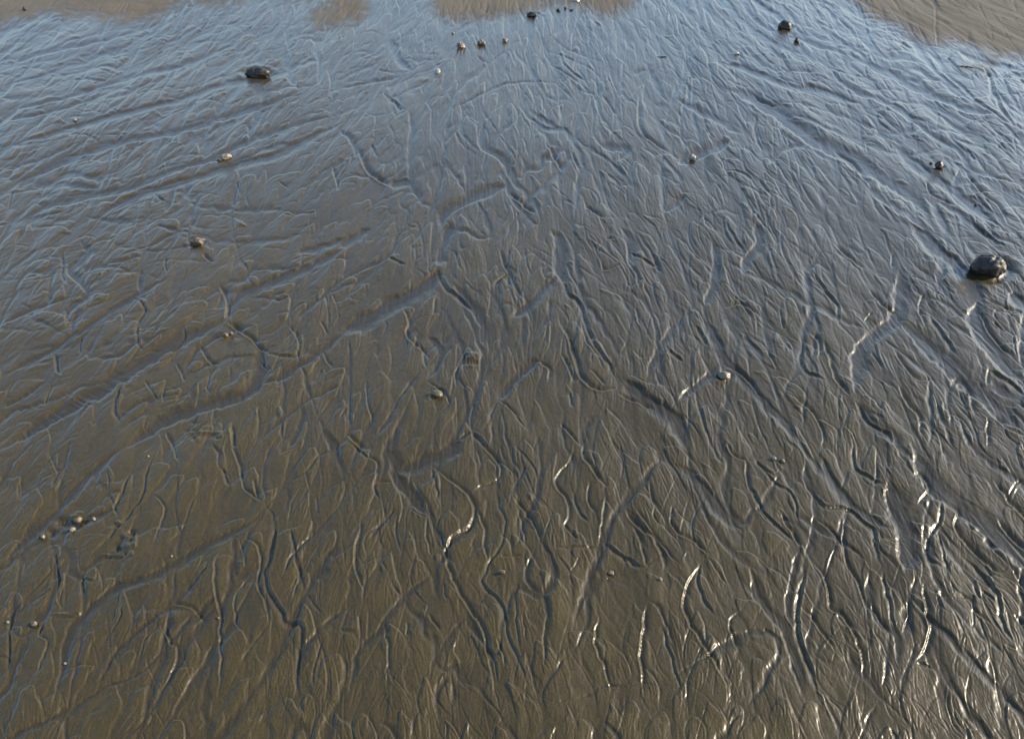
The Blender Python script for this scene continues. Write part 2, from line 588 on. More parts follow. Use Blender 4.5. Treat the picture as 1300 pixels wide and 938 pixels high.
leafH = np.zeros((NY, NX))
leafM = np.zeros((NY, NX))      # where a sand lobe stands
def leaves(n, seed, l_lo, l_hi, slim, veins, wid_lo, wid_hi, amp, dome, expo=.75, pack=0.0, calm=.88):
    """leaf-shaped sand lobes: a sharp apex up the beach, veins that spread and close again"""
    r = np.random.default_rng(seed)
    m_ = n*9 if pack else n
    x, y = seeds(m_, r, expo)
    L = r.uniform(l_lo, l_hi, m_)*size(y)**expo
    Bw = L*r.uniform(slim[0], slim[1], m_)
    U, V = uv_even(x, y)
    th = heading(x, y) + .42*N1(U/80.0, V/150.0) + r.uniform(-.14, .14, m_)
    if pack:
        ok = []
        AX = np.zeros((m_, 4)); c = 0
        for i in range(m_):
            mx_, my_ = x[i]+math.cos(th[i])*L[i]*.5, y[i]+math.sin(th[i])*L[i]*.5
            if c:
                P = AX[:c]
                dx, dy = P[:, 0]-mx_, P[:, 1]-my_
                al = dx*math.cos(th[i])+dy*math.sin(th[i]); ac = -dx*math.sin(th[i])+dy*math.cos(th[i])
                if ((al/((P[:, 2]+L[i])*.5*pack))**2 + (ac/((P[:, 3]+Bw[i])*pack))**2).min() < 1: continue
            AX[c] = (mx_, my_, L[i], Bw[i]); c += 1; ok.append(i)
            if c >= n: break
        ok = np.array(ok); x, y, L, Bw, th = x[ok], y[ok], L[ok], Bw[ok], th[ok]
        n = len(ok)
        print('lobes', n)
    bend = r.normal(0, .10, n)
    pk = r.uniform(.35, .75, n)
    S = int((L.max()*1.1)/.9)+2
    # domes with steep flanks
    if dome:
        for i in range(n):
            R = int(L[i]*.62)+3
            mx_, my_ = x[i]+math.cos(th[i])*L[i]*.5, y[i]+math.sin(th[i])*L[i]*.5
            a0, a1 = max(0, int(mx_-R)-X0), min(NX, int(mx_+R)-X0)
            b0, b1 = max(0, int(my_-R)-Y0), min(NY, int(my_+R)-Y0)
            if a1-a0 < 4 or b1-b0 < 4: continue
            gx, gy = PX[b0:b1, a0:a1]-x[i], PY[b0:b1, a0:a1]-y[i]
            c_, s_ = math.cos(th[i]), math.sin(th[i])
            t = (gx*c_+gy*s_)/L[i]
            tt_ = np.clip(t, 1e-4, 1-1e-4)
            q = (-gx*s_+gy*c_) - bend[i]*L[i]*np.sin(math.pi*tt_)
            q = q + .05*L[i]*N5(gx*6/L[i]+i, gy*6/L[i])
            prof = (tt_/pk[i])**(pk[i]*1.3)*((1-tt_)/(1-pk[i]))**((1-pk[i])*1.3)
            f = 1 - np.abs(q)/(Bw[i]*prof+1e-6)
            edge = np.clip(f*Bw[i]/(1.6+.05*L[i]), 0, 1)
            edge = edge*edge*(3-2*edge)*((t > 0) & (t < 1))*(1-tt_)**.8*1.2
            m_ = metre(y[i])
            hgt = dome*(3.0+.22*Bw[i])*m_*edge*(1-.8*wide[b0:b1, a0:a1])
            leafH[b0:b1, a0:a1] = np.maximum(leafH[b0:b1, a0:a1], hgt)
            if pack: leafM[b0:b1, a0:a1] = np.maximum(leafM[b0:b1, a0:a1], edge)
    out = []
    for v in range(veins):
        if v < 2: c0 = np.full(n, 1.0 if v == 0 else -1.0)*r.uniform(.9, 1.05, n); t0 = np.zeros(n); t1 = r.uniform(.6, 1.0, n); w = r.uniform(.75, 1.0, n)
        else:
            c0 = r.uniform(-.85, .85, n); t0 = r.uniform(0, .5, n); t1 = t0 + r.uniform(.22, .6, n); w = r.uniform(.5, .85, n)
        t1 = np.minimum(t1, 1)
        on = r.uniform(0, 1, n) < (.8 if v < 2 else .85)
        wd = (wid_lo + (wid_hi-wid_lo)*r.uniform(0, 1, n))*w*size(y)**.3
        sd = np.where(c0 > 0, -1.0, 1.0)*np.where(r.uniform(0, 1, n) < .8, 1, -1)
        k1, k2, p1, p2 = r.uniform(.005, .02, n), r.uniform(.002, .007, n), r.uniform(0, 6.28, n), r.uniform(0, 6.28, n)
        t = np.linspace(0, 1, S)[None, :]*np.ones((n, 1))
        tc_ = np.clip(t, 1e-4, 1-1e-4)
        prof = (tc_/pk[:, None])**(pk[:, None]*1.3)*((1-tc_)/(1-pk[:, None]))**((1-pk[:, None])*1.3)
        q = c0[:, None]*Bw[:, None]*prof + L[:, None]*(bend[:, None]*np.sin(math.pi*tc_)
             + k1[:, None]*np.sin(p1[:, None]+t*8)+k2[:, None]*np.sin(p2[:, None]+t*19))
        X = x[:, None] + np.cos(th)[:, None]*L[:, None]*t - np.sin(th)[:, None]*q
        Y = y[:, None] + np.sin(th)[:, None]*L[:, None]*t + np.cos(th)[:, None]*q
        dX, dY = np.gradient(X, axis=1), np.gradient(Y, axis=1)
        dl = np.hypot(dX, dY)+1e-9
        e = np.minimum(1, (t-t0[:, None])/.10+.1)*np.minimum(1, (t1[:, None]-t)/.28)
        e = np.where((t >= t0[:, None]) & (t <= t1[:, None]) & on[:, None], e, 0)
        # thin the samples where the leaf is short
        keep = (np.arange(S)[None, :] % np.maximum(1, np.floor(.95*S/(L*1.1))).astype(int)[:, None]) == 0
        z = np.stack([X, Y, dX/dl, dY/dl, e, wd[:, None]*np.ones_like(X), sd[:, None]*np.ones_like(X)], -1)
        out.append(z[keep])
    splat(np.concatenate(out), wid_hi, amp)


# ---- the braided network: level lines of a noise that has been smeared along the flow.
# The lines never end, they part and meet again round lens-shaped islands.
HEAD = heading(PX, PY)
def geven(x, y, e=.6):
    s_ = size(y)
    return (x-600.0)/s_**e, 1149.0*s_**(1-e)/(1-e)
_u, _v = geven(PX, PY)
def network(seed, B, L, weave, wl, K=5, turn=0.0):
    nr, nb = Noise(seed), Noise(seed+50)
    na = lambda u, v: nr(u*.819-v*.574+50, u*.574+v*.819)
    TH = (HEAD + turn + weave*(nb(_u/wl, _v/(wl*1.7)) + .5*nb(_u/(wl*.45)+31, _v/(wl*.8)))).astype(np.float32)
    CX, SX = np.cos(TH).ravel(), np.sin(TH).ravel()
    SZ = (size(PY)**.6)
    acc = na(_u/B, _v/B); wsum = 1.0
    for sgn in (1, -1):
        x, y = PX.copy(), PY.copy()
        for k in range(1, K+1):
            ix = np.clip(x-X0+.5, 0, NX-1).astype(np.int32); iy = np.clip(y-Y0+.5, 0, NY-1).astype(np.int32)
            id_ = iy*NX+ix
            st = sgn*L/K*SZ
            x += CX[id_]*st; y += SX[id_]*st
            y = np.maximum(y, Y0-150.0)
            w = math.exp(-(k/K*1.35)**2)
            u_, v_ = geven(x, y)
            acc = acc + w*na(u_/B, v_/B); wsum += w
    n_ = acc/math.sqrt(wsum)
    gy, gx = np.gradient(n_)
    g = np.hypot(gx, gy)
    g0 = g.mean(axis=1, keepdims=True)
    d = n_/np.maximum(g, g0*.45)
    return n_, d, np.clip(g/(g0*1.2), 0, 1)
def carve(seed, B, L, weave, wl, wid, deep, step, level=0.0, fadek=.5):
    global groove, levee, terr
    n_, d, g = network(seed, B, L, weave, wl)
    sg = wid*size(PY)**.3
    mod = np.clip(.62 + fadek*N2(_u/(B*3.1)+seed, _v/(B*6.0)) + .25*N3(_u/(B*1.1), _v/(B*2.5)+seed), .0, 1.15)*g
    far = 1+.25*np.clip(1/size(PY)-1, 0, 2.5)
    A = mod*sg*2.4*MROW*far*(1-.7*wide)
    groove = np.maximum(groove, A*deep*np.exp(-(d/sg)**2))
    levee = np.maximum(levee, A*deep*.40*np.exp(-((d-1.7*sg)/(sg*1.1))**2))
    e = np.clip(.5+d/(sg*3.0), 0, 1); e = e*e*(3-2*e)
    terr = terr + (e-.5)*step*sg*2.4*MROW*far*(1-.75*wide)*np.clip(.6+.5*N4(_u/(B*2.5)+5, _v/(B*5)), 0, 1.1)
terr = np.zeros((NY, NX))
# two crossing families of shallow smooth-floored runnels cut the beach into diamond lobes
mesh_w = np.zeros((NY, NX))
def runnels(seed, B, L, turn, wid, deep):
    global wide, wideD, mesh_w
    n_, d, g = network(seed, B, L, .52, 120, 5, turn)
    n1 = N3(_u/70.0+seed, _v/95.0); n2 = N5(_u/21.0+seed, _v/33.0)
    hw = wid*size(PY)**.45*np.clip(.55+.75*n1+.35*n2, 0, 1.5)
    off = hw*.35*N2(_u/12.0+seed, _v/16.0)
    dd = d + off
    v = np.where(dd > 0, np.clip((hw-dd)/(hw*.5+.8), 0, 1), np.clip((hw+dd)/(hw*1.0+1.4), 0, 1))
    v = v*v*(3-2*v)*np.clip(g*1.6, 0, 1)*np.clip(hw/(wid*.35*size(PY)**.45), 0, 1)
    if B < 40:
        ease = 1 - .75*np.clip((size(PY)-.42)/.3, 0, 1); v = v*ease; g = g*ease
    mesh_w = np.maximum(mesh_w, v)
    wide = np.maximum(wide, v*.9)
    wideD = np.maximum(wideD, v*(.0006 + hw*2*MROW*deep)*np.clip(.55+.4*size(PY), 0, .9))
    # the crisp bank carries a fine crease
    c_ = np.exp(-((dd-hw*.9)/(1.1*size(PY)**.3))**2)*np.clip(g, 0, 1)*np.clip(hw/(wid*.6*size(PY)**.45), 0, 1)
    groove_t[:] = np.maximum(groove_t, c_*2.6*size(PY)**.3*MROW*.26*np.clip(.35+.65*size(PY), 0, .85)*np.clip(.6+.7*N6(_u/18.0+seed, _v/30.0), 0, 1))
runnels(301, 58, 190, .42, 8.5, .060)
runnels(302, 58, 190, -.42, 8.5, .060)
runnels(303, 31, 100, .36, 4.6, .065)
runnels(304, 31, 100, -.36, 4.6, .065)
leaves(3200, 22, 60, 135, (.15, .23), 9, 1.9, 3.1, .45, .24, pack=.66)
calm_floor = blur(np.clip(1-leafM, 0, 1), 2)
wide_all = np.maximum(wide, calm_floor*.30)
wide_keep = wide; wide = wide_all
leaves(6000, 23, 20, 58, (.11, .21), 4, 1.5, 2.3, .40, 0, .65)
carve(103, 10, 34, .45, 40, 1.0, .34, .12)
carve(105, 3.6, 12, .5, 17, .7, .20, .07)
run_strokes(1300, 6, 50, 140, 2.0, 3.2, .8, .40)
run_strokes(5000, 7, 22, 80, 1.4, 2.2, .8, .34, .65)
wide = wide_keep
leafH += terr

U, V = uv_even(PX, PY)
GXm = (PX - W0/2)*MROW
GYm = dist(PY)
# terraces: islands stand a little proud of the channel floors, tilted and hummocky
isl = fbm(N2, U/90.0, V/160.0, 3)
hum = fbm(N3, U/34.0, V/80.0, 4)
H = isl*.0035 + hum*.0013
H -= wideD*(1+.25*isl)*np.clip(.75+.25/size(PY), 0, 1.4)
# striae on channel floors
th0 = heading(PX, PY)
# some reaches are combed by many rills, others were left nearly smooth
quiet = np.clip(.86 + .55*N5(_u/75.0, _v/110.0) + .25*N6(_u/30.0, _v/50.0), .58, 1.25)*(.80 + .14*np.clip((size(PY)-.55)/.4, 0, 1))
for qx, qy, qrx, qry, qa in [(800,765,75,45,.65),(1070,258,32,30,.6),(230,775,35,30,.5),(120,25,70,20,.5),(690,500,55,22,.4),
        (1110,740,30,40,.5),(270,640,50,22,.5),(560,230,50,50,.3),(960,600,30,40,.3),(680,525,50,20,.4),(150,560,60,30,.4)]:
    quiet = quiet*(1 - qa*np.exp(-(((PX-qx)/qrx)**2 + ((PY-qy)/qry)**2)**1.5))
relief = np.maximum(levee*quiet, levee_t) - np.maximum(groove*quiet, groove_t) + leafH*np.minimum(1.1, quiet+.2)
relief = relief*.87
H = H + relief
# a shade of colour between lobes and the low ground
# ripple-free sandy grain in relief
H += .00022*fbm(N6, GXm*95, GYm*95, 2)
# broad swell of the beach
H += .012*fbm(N4, GXm*.45, GYm*.35, 3)

Hs = fbm(N5, (U*np.cos(heading(PX, PY)-math.pi/2) + V*np.sin(heading(PX, PY)-math.pi/2)*0)/5.0, V/60.0, 3)
H += wide*Hs*.0009
# ---- prints and scours pressed in the sand: (x, y, rx, ry, height)
BUMPS = [(168,677,6,4,-.010),(158,681,5,3.5,.006),(150,697,6,4,-.008),(163,694,7,4,.005),(172,687,2.5,10,.007),
 (168,703,3,2.5,.006),(160,704,3,2,-.006),(145,708,12,1.6,-.007),(140,705,12,1.8,.004),(147,668,6,4,-.006),
 (151,664,4,2,.006),(149,671,4,2,.005),(80,662,9,5,-.012),(95,655,6,2.5,.007),(100,651,5,2,.006),(96,668,6,5,-.005),
 (66,676,5,5,-.008),(52,681,4,4,.006),(108,662,5,2,-.006),(242,546,7,2,-.004),(262,549,20,1.6,.004),(266,553,20,3,-.004),
 (246,557,4,2.5,-.006),(252,559,3,2.5,.003),(280,553,4,3,.005),(277,557,4,1.4,-.005),(244,535,4,2,-.003),
 (601,452,8,5,.010),(597,460,9,3,-.006),(585,468,3,4,.004),(599,464,6,3,.004),
 (776,735,30,10,-.003),(640,727,6,4,-.003),(230,775,18,3,-.002),
 (78,781,9,2,.005),(85,785,10,2,-.004),(100,779,3,2,.003),(200,785,26,8,.004),(255,778,8,10,-.003),
 (1185,745,28,4,-.002),(190,740,10,5,.002),(285,422,10,6,.006),(300,425,9,5,-.005),(96,151,5,2,.006)]
for bx, by, rx, ry, hh in BUMPS:
    x0, x1 = int(bx-3*rx)-X0, int(bx+3*rx)-X0
    y0, y1 = int(by-3*ry)-Y0, int(by+3*ry)-Y0
    gx, gy = PX[y0:y1, x0:x1], PY[y0:y1, x0:x1]
    q = ((gx-bx)/rx)**2 + ((gy-by)/ry)**2
    H[y0:y1, x0:x1] += hh*.7*np.exp(-q**1.3)*(1+.3*N5(gx*.4, gy*.4))

# ---- stones: list used for their scour hollows and, later, the stones themselves
# kind, x, y(base), width px, depth ratio, height ratio, turn, look, label
STONES = [
 ('cobble',1259,353,43,.80,.56,-8,'dark','large smooth dark cobble with a creased wet top at the right edge of the beach'),
 ('cobble',326,97,31,.50,.42,4,'dark','long two-lobed dark cobble lying alone at the upper left'),
 ('cobble',998,39,18,.9,.62,-10,'dark','squarish black cobble near the top with a tiny dark pebble below its right side'),
 ('pebble',1012,55,6.5,1.0,.8,0,'dark','tiny round dark pebble just below and right of the squarish black cobble'),
 ('pebble',676,20,15,.8,.36,12,'dark','flat elongated dark pebble at the edge of the tan sand, top centre'),
 ('pebble',585,61,11,.9,.7,20,'mottled','leftmost of the three rough mottled pebbles in a row near the top centre'),
 ('pebble',611,56,11,.9,.6,-20,'mottled','middle one of the three rough mottled pebbles in a row near the top centre'),
 ('pebble',641,53,7,1.1,.7,5,'mottled','rightmost and smallest of the three rough mottled pebbles near the top centre'),
 ('pebble',575,43,4,1,.6,5,'mottled','tiny pebble above and left of the three rough mottled pebbles'),
 ('pebble',709,14,6,.9,.5,8,'dark','left and largest of three dark specks of stone on the water line, top centre'),
 ('pebble',718,12,5,.9,.4,8,'dark','middle one of three dark specks of stone on the water line, top centre'),
 ('pebble',726,14,6,.9,.35,8,'dark','right one of three dark specks of stone on the water line, top centre'),
 ('pebble',880,201,9,.9,.85,30,'pale','white-sided upright pebble with a blue shadow, right of top centre'),
 ('pebble',1193,216,11,.9,.75,-25,'dark','small chunky black pebble with a bright right rim above the large creased cobble'),
 ('pebble',1182,210,4,.9,.6,-25,'dark','tiny dark crumb of stone just left of the chunky black pebble'),
 ('pebble',1239,262,4,1,.6,0,'dark','tiny black pebble in bright rills between the chunky pebble and the creased cobble'),
 ('pebble',287,202,13,.45,.5,28,'pale','narrow cream pebble lying aslant among rills at the upper left'),
 ('pebble',278,205,7,.7,.35,28,'dark','small dark pebble touching the lower left end of the narrow cream pebble'),
 ('pebble',250,312,19,.55,.5,12,'tawny','tawny pebble with a pale right tip in the left half of the beach'),
 ('pebble',286,427,7,.8,.7,10,'tawny','lower left of two tawny pebbles beneath a sharp sand apex at the left'),
 ('pebble',293,424,5.5,.8,.8,0,'tawny','upper right of two tawny pebbles beneath a sharp sand apex at the left'),
 ('pebble',555,503,16,.6,.5,-20,'sandy','half buried wedge of sandy stone with a dark left side near the middle'),
 ('pebble',921,480,16,.95,.42,-50,'sandy','half buried rounded stone with a bright right rim, right of the middle'),
 ('pebble',638,731,8,.8,.7,-10,'tawny','pebble with a shaded left side below the short dark groove at the lower middle'),
 ('pebble',776,730,8,.8,.4,-10,'sandy','low sandy pebble set in the smooth patch of the lower middle'),
 ('pebble',770,736,4,.9,.5,0,'sandy','crumb of sandy stone below left of the low sandy pebble'),
 ('pebble',838,740,5,.9,.8,0,'pale','small pale pebble at the foot of a fork of rills in the lower middle'),
 ('pebble',983,584,6,.9,.8,-60,'pale','left one of two glinting grit stones in a ring of sand at the lower right'),
 ('pebble',994,586,7,.7,.6,-40,'sandy','right one of two glinting grit stones in a ring of sand at the lower right'),
 ('pebble',44,796,8,.9,.7,-10,'tawny','round tawny pebble with a black shadow in the bottom left corner'),
 ('pebble',10,792,4,.9,.8,0,'pale','tiny pale pebble at the left edge with a streak of shadow'),
 ('pebble',98,663,10,.8,.7,10,'tawny','large wet tawny pebble at the top of the churned print at the lower left'),
 ('pebble',119,661,5,.9,.9,0,'pale','small cream pebble right of the churned print at the lower left'),
 ('pebble',91,675,7,.9,.8,20,'pale','glistening pale pebble in the middle of the churned print at the lower left'),
 ('pebble',54,684,6,.9,.7,20,'sandy','sandy pebble at the left end of the churned print'),
 ('pebble',110,664,6,.6,.5,5,'dark','slim dark pebble between the churned print and the small cream pebble'),
 ('pebble',218,708,3,.9,.7,0,'pale','tiny pale pebble alone on the broad smooth channel at the lower left'),
 ('pebble',188,580,3,.9,.7,0,'pale','tiny pale pebble up the beach from the paw print'),
 ('pebble',31,15,5,.9,.9,0,'dark','tiny upright dark pebble on the tan sand in the top left corner'),
 ('pebble',95,154,5,.8,.7,0,'pale','tiny white pebble in the blue streaked rills at the upper left'),
 ('pebble',277,786,4,.9,.7,0,'tawny','tiny tawny pebble on a rill bank, bottom left of centre'),
 ('pebble',83,845,4,.9,.7,0,'pale','tiny pale pebble in the bottom left corner below the round tawny one'),
]
for st in STONES:
    _, sx, sy, sw = st[:4]
    R = int(sw*1.6+4)
    cy_ = sy - sw*.18
    x0, x1, y0, y1 = int(sx-R)-X0, int(sx+R)-X0, int(cy_-R)-Y0, int(cy_+R)-Y0
    gx, gy = PX[y0:y1, x0:x1], PY[y0:y1, x0:x1]
    ff = 1.0/max(.25, math.sin(math.atan2(CAM_H, dist(cy_))))
    r = np.hypot(gx-sx, (gy-cy_)*ff*.9)/(sw*.5)
    w_ = sw*metre(cy_)
    H[y0:y1, x0:x1] += w_*(-.08*np.exp(-((r-1.0)/.30)**2) + .02*np.exp(-((r-1.7)/.3)**2))

# ---- water film: present nearly everywhere, gone from the tan banks at the top
def soft(poly):
    """signed inside-ness of a polygon by even-odd test, then blurred"""
    inside = np.zeros((NY, NX), bool)
    p = np.array(poly, float)
    q = np.roll(p, -1, 0)
    wx = PX + 7*fbm(N1, U/50, V/50, 3); wy = PY + 5*fbm(N3, U/40+9, V/90, 3)
    sub = slice(0, 170-Y0)
    wx, wy = wx[sub], wy[sub]
    ins = np.zeros(wx.shape, bool)
    for a, b in zip(p, q):
        c = ((a[1] > wy) != (b[1] > wy)) & (wx < (b[0]-a[0])*(wy-a[1])/(b[1]-a[1]+1e-9)+a[0])
        ins ^= c
    inside[sub] = ins
    return inside.astype(float)
DRY = [[(-260,-70),(-260,60),(-40,40),(10,28),(60,12),(90,20),(115,10),(100,22),(165,24),(190,26),(215,8),(240,1),(270,5),(310,2),(330,-6),(335,-70)],
       [(395,12),(420,8),(432,14),(428,28),(412,36),(398,30)],
       [(350,-70),(350,-5),(425,-4),(432,22),(452,24),(462,6),(470,-70)],
       [(545,-70),(546,3),(552,14),(575,21),(620,22),(650,17),(684,14),(690,-2),(712,2),(745,14),(772,17),(790,12),(805,2),(812,-70)],
       [(1060,-70),(1082,2),(1098,14),(1112,22),(1130,28),(1150,36),(1172,50),(1200,56),(1240,60),(1300,72),(1420,100),(1560,120),(1560,-70)],
       [(1225,78),(1262,84),(1270,92),(1240,90),(1222,86)]]
dry = np.zeros((NY, NX))
for p in DRY: dry = np.maximum(dry, soft(p))
dsub = slice(0, 300-Y0)
dry[dsub] = blur(dry[dsub], 150)
dry[240-Y0:] = 0
dry = np.clip(dry*1.3-.15 + .30*fbm(N5, _u/14, _v/9, 3)*(dry*(1-dry)*4), 0, 1)
H = H - relief*dry*.62 + dry*.004
film = np.clip(1-dry, 0, 1)
chan = blur(np.maximum(wide, calm_floor*.3), 1)

# fade the relief out at the borders of the detailed part
fx = np.clip(np.minimum(PX-X0, X1-PX)/60, 0, 1)
fyy = np.clip(np.minimum(PY-Y0, Y1-PY)/50, 0, 1)
H *= fx*fyy
HZ = H

def sand_z(x, y):
    i, j = int(round(y))-Y0, int(round(x))-X0
    return float(HZ[max(0, min(NY-1, i)), max(0, min(NX-1, j))])

# ------------------------------------------------------------------ one sheet of sand reaching the horizon
left = X0 - np.array([60000, 30000, 15000, 7000, 3500, 1800, 900, 450, 220, 100, 40, 12], float)
right = X1 + np.array([12, 40, 100, 220, 450, 900, 1800, 3500, 7000, 15000, 30000, 60000], float)
allx = np.concatenate([left, xs, right])
far = np.array([-299.0, -297.5, -295, -290, -283, -272, -258, -240, -215, -188, -160, -135, -112, -92, -80, -73])
rowsY = np.concatenate([dist(far), dist(ys)])
rowsM = np.concatenate([metre(far), metre(ys)])
nearY = dist(float(Y1)) - np.array([.004, .02, .06, .15, .4, 1.0, 2.5, 6.0, 15.0, 60.0, 300.0])
rowsY = np.concatenate([rowsY, nearY])
rowsM = np.concatenate([rowsM, np.full(len(nearY), metre(float(Y1)))])
NR, NC = len(rowsY), len(allx)
VX = rowsM[:, None]*(allx[None, :] - W0/2)
VY = np.repeat(rowsY[:, None], NC, 1)
VZ = np.zeros((NR, NC))
aw_, ac_, at_ = np.ones((NR, NC)), np.zeros((NR, NC)), np.zeros((NR, NC))
r0, c0 = len(far), len(left)
VZ[r0:r0+NY, c0:c0+NX] = HZ
aw_[r0:r0+NY, c0:c0+NX] = film
aw_[:r0, :] = aw_[r0, :][None, :]
ac_[r0:r0+NY, c0:c0+NX] = chan
co = np.stack([VX, VY, VZ], -1).reshape(-1, 3).astype(np.float32)
me = bpy.data.meshes.new('wet_sand')
me.vertices.add(NR*NC)
me.vertices.foreach_set('co', co.ravel())
I = np.arange((NR-1)*NC).reshape(NR-1, NC)[:, :-1].ravel()
quads = np.stack([I, I+NC, I+NC+1, I+1], 1).astype(np.int32)
me.loops.add(quads.size)
me.loops.foreach_set('vertex_index', quads.ravel())
me.polygons.add(len(quads))
me.polygons.foreach_set('loop_start', np.arange(0, quads.size, 4, dtype=np.int32))
me.polygons.foreach_set('use_smooth', np.ones(len(quads), bool))
me.update(calc_edges=True)
for nm, arr in (('film', aw_), ('channel', ac_)):
    at = me.attributes.new(nm, 'FLOAT', 'POINT')
    at.data.foreach_set('value', arr.ravel().astype(np.float32))

def nodes_of(name):
    m = bpy.data.materials.new(name); m.use_nodes = True
    n, l = m.node_tree.nodes, m.node_tree.links
    n.clear()
    o = n.new('ShaderNodeOutputMaterial'); b = n.new('ShaderNodeBsdfPrincipled')
    l.new(b.outputs[0], o.inputs[0])
    return m, n, l, b
def noise(n, l, vec, scale, detail=4, rough=.55):
    t = n.new('ShaderNodeTexNoise'); t.inputs['Scale'].default_value = scale
    t.inputs['Detail'].default_value = detail; t.inputs['Roughness'].default_value = rough
    l.new(vec, t.inputs['Vector']); return t.outputs[0]
def ramp(n, l, fac, stops):
    r = n.new('ShaderNodeValToRGB'); e = r.color_ramp.elements
    while len(e) < len(stops): e.new(.5)
    for i, (p, c) in enumerate(stops): e[i].position = p; e[i].color = (*c, 1)
    l.new(fac, r.inputs[0]); return r.outputs[0]
def mapr(n, l, v, a, b, c, d):
    m = n.new('ShaderNodeMapRange'); l.new(v, m.inputs[0])
    for k, q in enumerate((a, b, c, d)): m.inputs[k+1].default_value = q
    return m.outputs[0]
def mathn(n, l, op, a, b):
    m = n.new('ShaderNodeMath'); m.operation = op
    for k, q in enumerate((a, b)):
        if isinstance(q, (int, float)): m.inputs[k].default_value = q
        else: l.new(q, m.inputs[k])
    return m.outputs[0]
def mixc(n, l, fac, a, b, mode='MIX'):
    m = n.new('ShaderNodeMix'); m.data_type = 'RGBA'; m.blend_type = mode
    for k, q in ((0, fac), (6, a), (7, b)):
        if isinstance(q, (int, float)): m.inputs[k].default_value = q
        elif isinstance(q, tuple): m.inputs[k].default_value = (*q, 1)
        else: l.new(q, m.inputs[k])
    return m.outputs[2]

m, n, l, b = nodes_of('wet_sand')
tc = n.new('ShaderNodeTexCoord').outputs['Object']
fa = n.new('ShaderNodeAttribute'); fa.attribute_name = 'film'
ca = n.new('ShaderNodeAttribute'); ca.attribute_name = 'channel'
big = noise(n, l, tc, 1.3, 5)
mid = noise(n, l, tc, 14, 5)
grain = noise(n, l, tc, 420, 2, .7)
wetc = ramp(n, l, big, [(.3, (.043, .0305, .0085)), (.7, (.058, .042, .012))])
wetc = mixc(n, l, mapr(n, l, mid, .35, .7, 0, .45), wetc, (.031, .023, .009))
wetc = mixc(n, l, mathn(n, l, 'MULTIPLY', ca.outputs['Fac'], .7), wetc, (.021, .0165, .008))
dryc = ramp(n, l, big, [(.3, (.085, .066, .042)), (.7, (.110, .087, .057))])
col = mixc(n, l, fa.outputs['Fac'], dryc, wetc)
spk = mapr(n, l, grain, .3, .72, .5, 1.5)
cmb = n.new('ShaderNodeCombineColor')
for k in range(3): l.new(spk, cmb.inputs[k])
col = mixc(n, l, 1.0, col, cmb.outputs[0], 'MULTIPLY')
l.new(col, b.inputs['Base Color'])
b.inputs['IOR'].default_value = 1.36
b.inputs['Specular IOR Level'].default_value = .12
rb = mapr(n, l, fa.outputs['Fac'], 0, 1, .65, .48)
rb = mathn(n, l, 'SUBTRACT', rb, mathn(n, l, 'MULTIPLY', ca.outputs['Fac'], .06))
l.new(rb, b.inputs['Roughness'])
b.inputs['Coat IOR'].default_value = 1.37
l.new(mapr(n, l, fa.outputs['Fac'], 0, 1, .45, .31), b.inputs['Coat Roughness'])
l.new(mapr(n, l, fa.outputs['Fac'], 0, 1, .12, 1.0), b.inputs['Coat Weight'])
bp = n.new('ShaderNodeBump'); bp.inputs['Strength'].default_value = .24; bp.inputs['Distance'].default_value = .0012
l.new(noise(n, l, tc, 260, 3, .65), bp.inputs['Height'])
l.new(bp.outputs[0], b.inputs['Normal'])
me.materials.append(m)
sand = bpy.data.objects.new('wet_sand', me)
scene.collection.objects.link(sand)
sand['kind'] = 'structure'
sand['label'] = 'wet brown sand with braided rills'
del co, quads, I

# ------------------------------------------------------------------ stones
def stone_mat(name, c1, c2, rough, scale, coat=.18):
    m, n, l, b = nodes_of(name)
    tc = n.new('ShaderNodeTexCoord').outputs['Object']
    a = noise(n, l, tc, scale, 6, .6)
    s = noise(n, l, tc, scale*9, 3, .7)
    c = ramp(n, l, a, [(.35, c1), (.68, c2)])
    c = mixc(n, l, mapr(n, l, s, .35, .7, 0, .6), c, tuple(q*.55 for q in c1))
    l.new(c, b.inputs['Base Color'])
    b.inputs['Roughness'].default_value = rough
    b.inputs['Coat Weight'].default_value = coat
    b.inputs['Coat Roughness'].default_value = .16
    bp = n.new('ShaderNodeBump'); bp.inputs['Strength'].default_value = .5; bp.inputs['Distance'].default_value = .002
    l.new(s, bp.inputs['Height']); l.new(bp.outputs[0], b.inputs['Normal'])
    b.inputs['Specular IOR Level'].default_value = .4
    return m
MATS = {
 'dark': stone_mat('dark_stone', (.011, .009, .007), (.048, .038, .028), .50, 22, .04),
 'mottled': stone_mat('mottled_stone', (.06, .045, .03), (.30, .24, .17), .55, 60),
 'pale': stone_mat('pale_stone', (.15, .125, .09), (.30, .26, .20), .4, 60),
 'tawny': stone_mat('tawny_stone', (.07, .05, .028), (.21, .155, .095), .38, 60),
 'sandy': stone_mat('sandy_stone', (.11, .085, .055), (.20, .155, .10), .4, 50),
}
from mathutils import noise as mn, Vector
